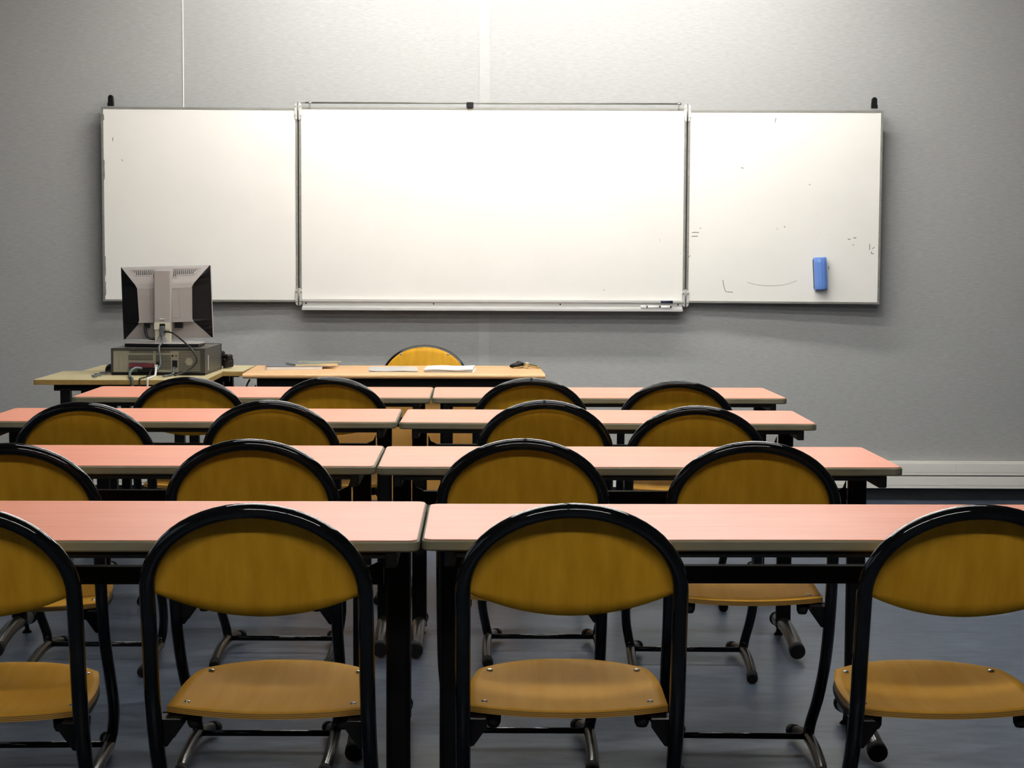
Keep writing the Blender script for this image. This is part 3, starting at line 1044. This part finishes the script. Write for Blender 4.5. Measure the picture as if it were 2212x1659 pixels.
rows = []
for z in zs:
    w = halfw(z)
    rows.append([(-w + 2 * w * k / 10, yback(z), z) for k in range(11)])
vs, fs = strip(rows)
cv.add(vs, fs, 0, False)
for s in (-1, 1):        # flanks of the silver bulge
    rws = [[(s * halfw(z), yback(z), z), (s * halfw(z), 0.0, z)] for z in zs]
    vs, fs = strip(rws)
    cv.add(vs, fs, 0, False)
cover = cv.build('back_cover', 'silver', mo)
for s in (-1, 1):
    ck = MB()
    rws = []
    for z in zs:
        w = halfw(z)
        yb = min(yback(z), -0.004)
        rws.append([(s * (w - 0.001), max(yb + 0.004, -0.030), z), (s * (HW - 0.0005), -0.003, z), (s * (HW - 0.0005), 0.001, z)])
    vs, fs = strip(rws)
    ck.add(vs, fs)
    ck.build('side_cheek', 'blackplastic', mo)
# vents on the upper slope
vt = MB()
for s in (-1, 1):
    for k in range(13):
        x = s * (0.040 + k * 0.0083)
        z1 = 0.142
        z0 = {0: 0.113, 1: 0.113, 11: 0.133, 12: 0.139}.get(k, 0.122)
        p0, p1 = (x, yback(z0) - 0.0012, z0), (x, yback(z1) - 0.0012, z1)
        a, b = HM @ Vector(p0), HM @ Vector(p1)
        vt.tube([a, b], 0.0016, 6)
vt.build('vent_slots', 'rubber', cover)['kind'] = 'stuff'
ln = MB()
for s in (-1, 1):
    pts = [(0.035, 0.146), (0.157, 0.146), (0.128, 0.116), (0.060, 0.116), (0.055, 0.108), (0.035, 0.108)]
    ln.tube([HM @ Vector((s * x, yback(z) - 0.0004, z)) for x, z in pts], 0.0006, 5)
    pts = [(0.040, 0.058), (0.062, 0.058), (0.064, -0.068), (0.040, -0.068)]
    ln.tube([HM @ Vector((s * x, -0.0522, z)) for x, z in pts], 0.0006, 5)
ln.build('panel_seam', 'line', cover)
# recess with the connectors
MB().box(HM @ Vector((-0.083, -0.040, -0.097)), (0.022, 0.024, 0.022)).build('power_plug', 'blackplastic', cover)
MB().box(HM @ Vector((0.055, -0.038, -0.099)), (0.034, 0.02, 0.026)).build('video_plug', 'blackplastic', cover)
# stand
sd = MB()
sd.slab(rrect(-0.036, 0.036, 0.072, 0.330, 0.004, 3), 0, 0.040, 0.004,
        mat4=Matrix.Translation((0, -0.055, 0)) @ Matrix.Rotation(PI / 2, 4, 'X') @ Matrix.Translation((0, 0, 0.0)))
stand = sd.build('stand_column', 'silver', mo)
lo = MB()
lo.slab([(-0.034, 0.010), (0.034, 0.010), (0.035, 0.085), (-0.035, 0.085)], 0, 0.030, 0.003,
        mat4=Matrix.Translation((0, -0.060, 0)) @ Matrix.Rotation(PI / 2, 4, 'X'))
lo.build('stand_foot', 'cream', stand)
MB().slab(rrect(-0.035, 0.035, 0.072, 0.104, 0.003, 2), 0, 0.0015,
          mat4=Matrix.Translation((0, -0.0952, 0)) @ Matrix.Rotation(PI / 2, 4, 'X')).build('ivory_collar', 'cream', stand)
MB().b3(-0.011, 0.011, -0.099, -0.095, 0.116, 0.120).build('button', 'whitecable', stand)
MB().slab(rrect(-0.012, 0.013, 0.040, 0.098, 0.003, 2), 0, 0.001,
          mat4=Matrix.Translation((0.0, -0.0965, 0)) @ Matrix.Rotation(PI / 2, 4, 'X')).build('cable_slot', 'blackplastic', stand)
MB().slab(rrect(-0.008, 0.012, 0.044, 0.088, 0.004, 2), 0, 0.016, 0.002,
          mat4=Matrix.Translation((0.0, -0.097, 0)) @ Matrix.Rotation(PI / 2, 4, 'X')).build('cable_connector', 'greycable', stand)
cone = MB()
prof_c = []
for k in range(9):
    a = PI * k / 8
    prof_c.append((0.027 * math.cos(a) * 1.0, 0.008 + 0.046 * math.sin(a)))
cone.slab(prof_c, 0, 0.012, 0.003, mat4=Matrix.Translation((0, -0.089, 0)) @ Matrix.Rotation(PI / 2, 4, 'X'))
cone.build('stand_shield', 'silver', stand)
bs = MB()
bs.slab([(-0.158, -0.115), (-0.036, -0.138), (0.036, -0.138), (0.158, -0.115), (0.165, 0.03), (0.08, 0.09), (-0.08, 0.09), (-0.165, 0.03)],
        0.006, 0.016, 0.003)
bs_ = bs.build('stand_base', 'silver', mo)
MB().slab([(-0.160, -0.117), (-0.036, -0.140), (0.036, -0.140), (0.160, -0.117), (0.163, 0.028), (0.078, 0.086), (-0.078, 0.086), (-0.163, 0.028)],
          0.0, 0.0125, 0.002).build('base_rim', 'blackplastic', bs_)


# ------------------------------------------------------------------ cables and power strip on the computer table
def cable(name, pts, r, m, label):
    o = MB().tube(smooth_path(pts, 6), r, 8).build(name, m)
    return tag(o, label, 'cable')


MX, MY, MZ = -1.517, 7.92, 0.862
cable('monitor_cable', [(MX + 0.012, MY - 0.113, MZ + 0.064), (MX + 0.05, MY - 0.135, MZ + 0.060), (MX + 0.10, MY - 0.20, MZ + 0.035),
                        (MX + 0.155, MY - 0.255, MZ - 0.005), (MX + 0.178, MY - 0.265, MZ - 0.045), (MX + 0.165, MY - 0.27, MZ - 0.075),
                        (MX + 0.13, MY - 0.285, MZ - 0.098), (MX + 0.09, MY - 0.31, MZ - 0.1125)], 0.0038, 'darkcable',
      'black cable arching from the monitor stand over the computer side')
cable('video_cable', [(MX + 0.004, MY - 0.113, MZ + 0.05), (MX + 0.010, MY - 0.15, MZ + 0.02), (MX + 0.012, MY - 0.235, MZ + 0.004),
                      (MX + 0.018, MY - 0.25, MZ - 0.03), (MX + 0.022, MY - 0.26, MZ - 0.065), (MX + 0.012, MY - 0.275, MZ - 0.095)],
      0.0042, 'greycable', 'grey cable hanging from the monitor stand down the computer back')
cable('power_cable', [(MX - 0.085, MY - 0.052, MZ + 0.085), (MX - 0.078, MY - 0.055, MZ + 0.05), (MX - 0.062, MY - 0.055, MZ + 0.032),
                      (MX - 0.034, MY - 0.05, MZ + 0.030), (MX - 0.004, MY - 0.035, MZ + 0.036)], 0.006, 'darkcable',
      'thick black cable looping behind the monitor stand')
cable('printer_cable', [(-1.575, 7.668, 0.775), (-1.598, 7.645, 0.778), (-1.612, 7.61, 0.765), (-1.600, 7.54, 0.7515), (-1.572, 7.42, 0.7520),
                        (-1.561, 7.397, 0.7530), (-1.558, 7.389, 0.742), (-1.556, 7.388, 0.70)], 0.006, 'greycable',
      'grey cable running from the ports over the front table edge')
cable('network_cable', [(-1.512, 7.672, 0.779), (-1.510, 7.640, 0.776), (-1.506, 7.60, 0.7505), (-1.500, 7.50, 0.7500),
                        (-1.497, 7.41, 0.7505), (-1.496, 7.398, 0.7512), (-1.496, 7.390, 0.742), (-1.496, 7.389, 0.68)], 0.0045, 'whitecable',
      'white cable running from the computer over the front table edge')
cable('usb_cable', [(-1.535, 7.672, 0.770), (-1.536, 7.655, 0.764), (-1.534, 7.60, 0.7490), (-1.530, 7.45, 0.7490),
                    (-1.529, 7.398, 0.7500), (-1.529, 7.392, 0.741), (-1.529, 7.391, 0.69)], 0.0035, 'darkcable',
      'thin black cable beside the white one at the computer back')
cable('mains_cable', [(-1.440, 7.686, 0.779), (-1.443, 7.672, 0.772), (-1.438, 7.66, 0.758), (-1.446, 7.62, 0.7505), (-1.462, 7.55, 0.7505)],
      0.0048, 'greycable', 'short grey mains cable plugged into the computer power supply')
cable('coiled_cable', [(-1.728, 7.80, 0.757), (-1.752, 7.80, 0.7505), (-1.775, 7.76, 0.7500), (-1.735, 7.71, 0.7500), (-1.775, 7.66, 0.7500),
                       (-1.735, 7.61, 0.7500), (-1.765, 7.57, 0.7500), (-1.735, 7.53, 0.7500), (-1.745, 7.50, 0.7500)], 0.0028, 'greycable',
      'thin wavy cable lying left of the computer')
ms = tag(empty('computer_mouse', (-1.757, 7.92, 0.745)), 'dark mouse half hidden behind the computer left side', 'mouse')
mm = MB()
rings = [(0.0, 1.0), (0.012, 1.0), (0.024, 0.85), (0.032, 0.55), (0.035, 0.2)]
vs = [(0.030 * s * math.cos(2 * PI * k / 16), 0.05 * s * math.sin(2 * PI * k / 16), z) for z, s in rings for k in range(16)]
fs = [(a * 16 + k, a * 16 + (k + 1) % 16, (a + 1) * 16 + (k + 1) % 16, (a + 1) * 16 + k) for a in range(4) for k in range(16)]
fs += [tuple(reversed(range(16))), tuple(range(64, 80))]
mm.add(vs, fs, 0, True)
mm.build('mouse_shell', 'blackplastic', ms)
MB().cyl((-0.002, 0.03, 0.030), (0.002, 0.03, 0.030), 0.008, 10).build('wheel', 'rubber', ms)
pw = tag(empty('power_strip', (-1.328, 8.195, 0.745), math.radians(-25)), 'black power strip with plugs beside the computer', 'power strip')
MB().slab(rrect(-0.030, 0.050, -0.03, 0.04, 0.008, 3), 0.004, 0.045, 0.004).build('strip_body', 'blackplastic', pw)
MB().slab(rrect(-0.02, 0.018, -0.026, 0.018, 0.006, 3), 0.045, 0.078, 0.006).build('plug', 'rubber', pw)
MB().slab(rrect(0.022, 0.058, -0.022, 0.02, 0.006, 3), 0.030, 0.064, 0.006).build('plug', 'blackplastic', pw)
for k in range(3):
    MB().cyl((-0.012 + 0.022 * k, -0.036, 0.006), (-0.012 + 0.022 * k, -0.029, 0.006), 0.006, 8).build('strip_foot', 'whitecable', pw)

# ------------------------------------------------------------------ things on the teacher's desk
TZ = 0.745
mg = tag(empty('magazine', (-0.985, 8.14, TZ), math.radians(8)), 'grey covered magazine at the left of the desk', 'magazine')
MB().slab(rrect(-0.125, 0.125, -0.05, 0.13, 0.003, 1), 0.0, 0.013, 0.001).build('pages', 'paper', mg)
MB().slab(rrect(-0.126, 0.126, -0.051, 0.131, 0.003, 1), 0.013, 0.0145, 0.0003).build('cover', 'greycover', mg)
bk_ = tag(empty('paperback_book', (-0.905, 8.20, TZ + 0.0145), math.radians(24)), 'thin book with a cream spine lying on the magazine', 'book')
MB().slab(rrect(-0.10, 0.095, -0.055, 0.10, 0.003, 1), 0.0015, 0.008, 0.001).build('pages', 'paper', bk_)
MB().slab(rrect(-0.102, 0.097, -0.058, 0.102, 0.003, 1), 0.008, 0.0095, 0.0003).build('cover', 'greycover', bk_)
MB().slab(rrect(-0.102, 0.097, -0.058, 0.102, 0.003, 1), 0.0, 0.0015, 0.0003).build('back_cover', 'creamcover', bk_)
MB().b3(-0.102, 0.097, -0.060, -0.055, 0.0, 0.0095).build('spine', 'creamcover', bk_)
yf = tag(empty('folder', (-0.885, 8.27, TZ + 0.024), math.radians(18)), 'yellow green folder on top of the book pile', 'folder')
MB().slab(rrect(-0.085, 0.10, -0.01, 0.08, 0.003, 1), 0.0, 0.0025, 0.0005).build('folder_cover', 'yellowcover', yf)
MB().slab(rrect(-0.080, 0.095, -0.006, 0.076, 0.003, 1), 0.0025, 0.004, 0.0005).build('folder_flap', 'greycover', yf)


def sheets(name, x, y, w, d, n, m, yaw, label):
    t = tag(empty(name, (x, y, TZ), yaw), label, 'paper')
    z = 0.0
    for k in range(n):
        g = MB()
        NX = 10
        dx, dy = random.uniform(-0.006, 0.006), random.uniform(-0.006, 0.006)
        th = 0.0022
        up, dn = [], []
        for j in range(3):
            for i in range(NX + 1):
                xx = -w / 2 + w * i / NX + dx
                yy = -d / 2 + d * j / 2 + dy
                wv = 0.0012 * math.sin(i * 0.9 + k * 1.7) * (1 if k else 0) + 0.0012 * (1 if k else 0)
                up.append((xx, yy, z + th + wv))
                dn.append((xx, yy, z + wv))
        vs = up + dn
        o = len(up)
        fs = []
        for j in range(2):
            for i in range(NX):
                a = j * (NX + 1) + i
                fs.append((a, a + 1, a + NX + 2, a + NX + 1))
                fs.append((o + a + NX + 1, o + a + NX + 2, o + a + 1, o + a))
        rim = list(range(NX + 1)) + [2 * NX + 1] + list(range(3 * NX + 2, 2 * NX + 1, -1)) + [NX + 1]
        for q in range(len(rim)):
            a, b = rim[q], rim[(q + 1) % len(rim)]
            fs.append((a, a + o, b + o, b))
        g.add(vs, fs)
        g.build('sheet', m, t)
        z += th + 0.0012
    return t


sheets('paper_pile', -0.535, 8.10, 0.215, 0.29, 2, 'paperfilm', math.radians(4), 'thin pale sheets lying left of the crumpled paper pile')
pp = sheets('paper_pile', -0.275, 8.09, 0.215, 0.29, 4, 'paper', math.radians(-1), 'thick pile of white papers in front of the desk chair')
ikp = MB()
for px in (-0.085, 0.075, 0.092):
    ikp.b3(px - 0.010, px + 0.010, 0.05, 0.053, 0.0172, 0.0176)
ikp.build('pen_marks', 'ink', pp)['kind'] = 'stuff'

ks = tag(empty('key_bunch', (0.045, 8.26, TZ), 0), 'bunch of brass keys with a black fob on the right of the desk', 'keys')
fob = MB()
vs = []
ringz = [(0.0, 0.8), (0.006, 1.0), (0.018, 0.9), (0.026, 0.55), (0.029, 0.2)]
for z, s in ringz:
    for k in range(12):
        a = 2 * PI * k / 12
        vs.append((-0.022 + 0.036 * s * math.cos(a), 0.02 + 0.018 * s * math.sin(a), z * 0.85 + 0.002 + (0.006 if math.cos(a) > 0 else -0.002) * (1 if z > 0.01 else 0)))
fs = [(a * 12 + k, a * 12 + (k + 1) % 12, (a + 1) * 12 + (k + 1) % 12, (a + 1) * 12 + k) for a in range(4) for k in range(12)]
fs += [tuple(reversed(range(12))), tuple(range(48, 60))]
fob.add(vs, fs, 0, True)
fob.build('fob', 'blackplastic', ks)
MB().tube([(0.022 + 0.013 * math.cos(2 * PI * k / 14), -0.002, 0.015 + 0.013 * math.sin(2 * PI * k / 14)) for k in range(15)], 0.0016, 6).build(
    'key_ring', 'steel', ks)
for k, (ang, z0) in enumerate(((12, 0.004), (-18, 0.006), (172, 0.005), (40, 0.008))):
    R_ = Matrix.Translation((0.018, -0.012, z0)) @ Matrix.Rotation(math.radians(ang), 4, 'Z') @ Matrix.Rotation(math.radians(6), 4, 'Y')
    kk = MB()
    kk.slab([(0.010 * math.cos(2 * PI * q / 10), 0.010 * math.sin(2 * PI * q / 10)) for q in range(10)], 0, 0.0022, 0.0004, mat4=R_)
    kk.slab([(0.008, -0.0035), (0.044, -0.0035), (0.047, 0.0), (0.044, 0.003), (0.036, 0.003), (0.034, 0.0015), (0.031, 0.003), (0.027, 0.002),
             (0.024, 0.0035), (0.008, 0.0035)], 0, 0.0022, mat4=R_)
    ko = kk.build('key', 'brass', ks)
    ko.scale = (1.35, 1.35, 2.2)

tc_ = tag(MB().tube(smooth_path([(-1.150, 7.90, 0.715), (-1.165, 7.895, 0.68), (-1.155, 7.89, 0.655), (-1.135, 7.888, 0.66), (-1.122, 7.887, 0.69)], 5),
                    0.004, 8).build('hanging_cable', 'darkcable'), "short black cable hanging under the left end of the teacher's desk", 'cable')
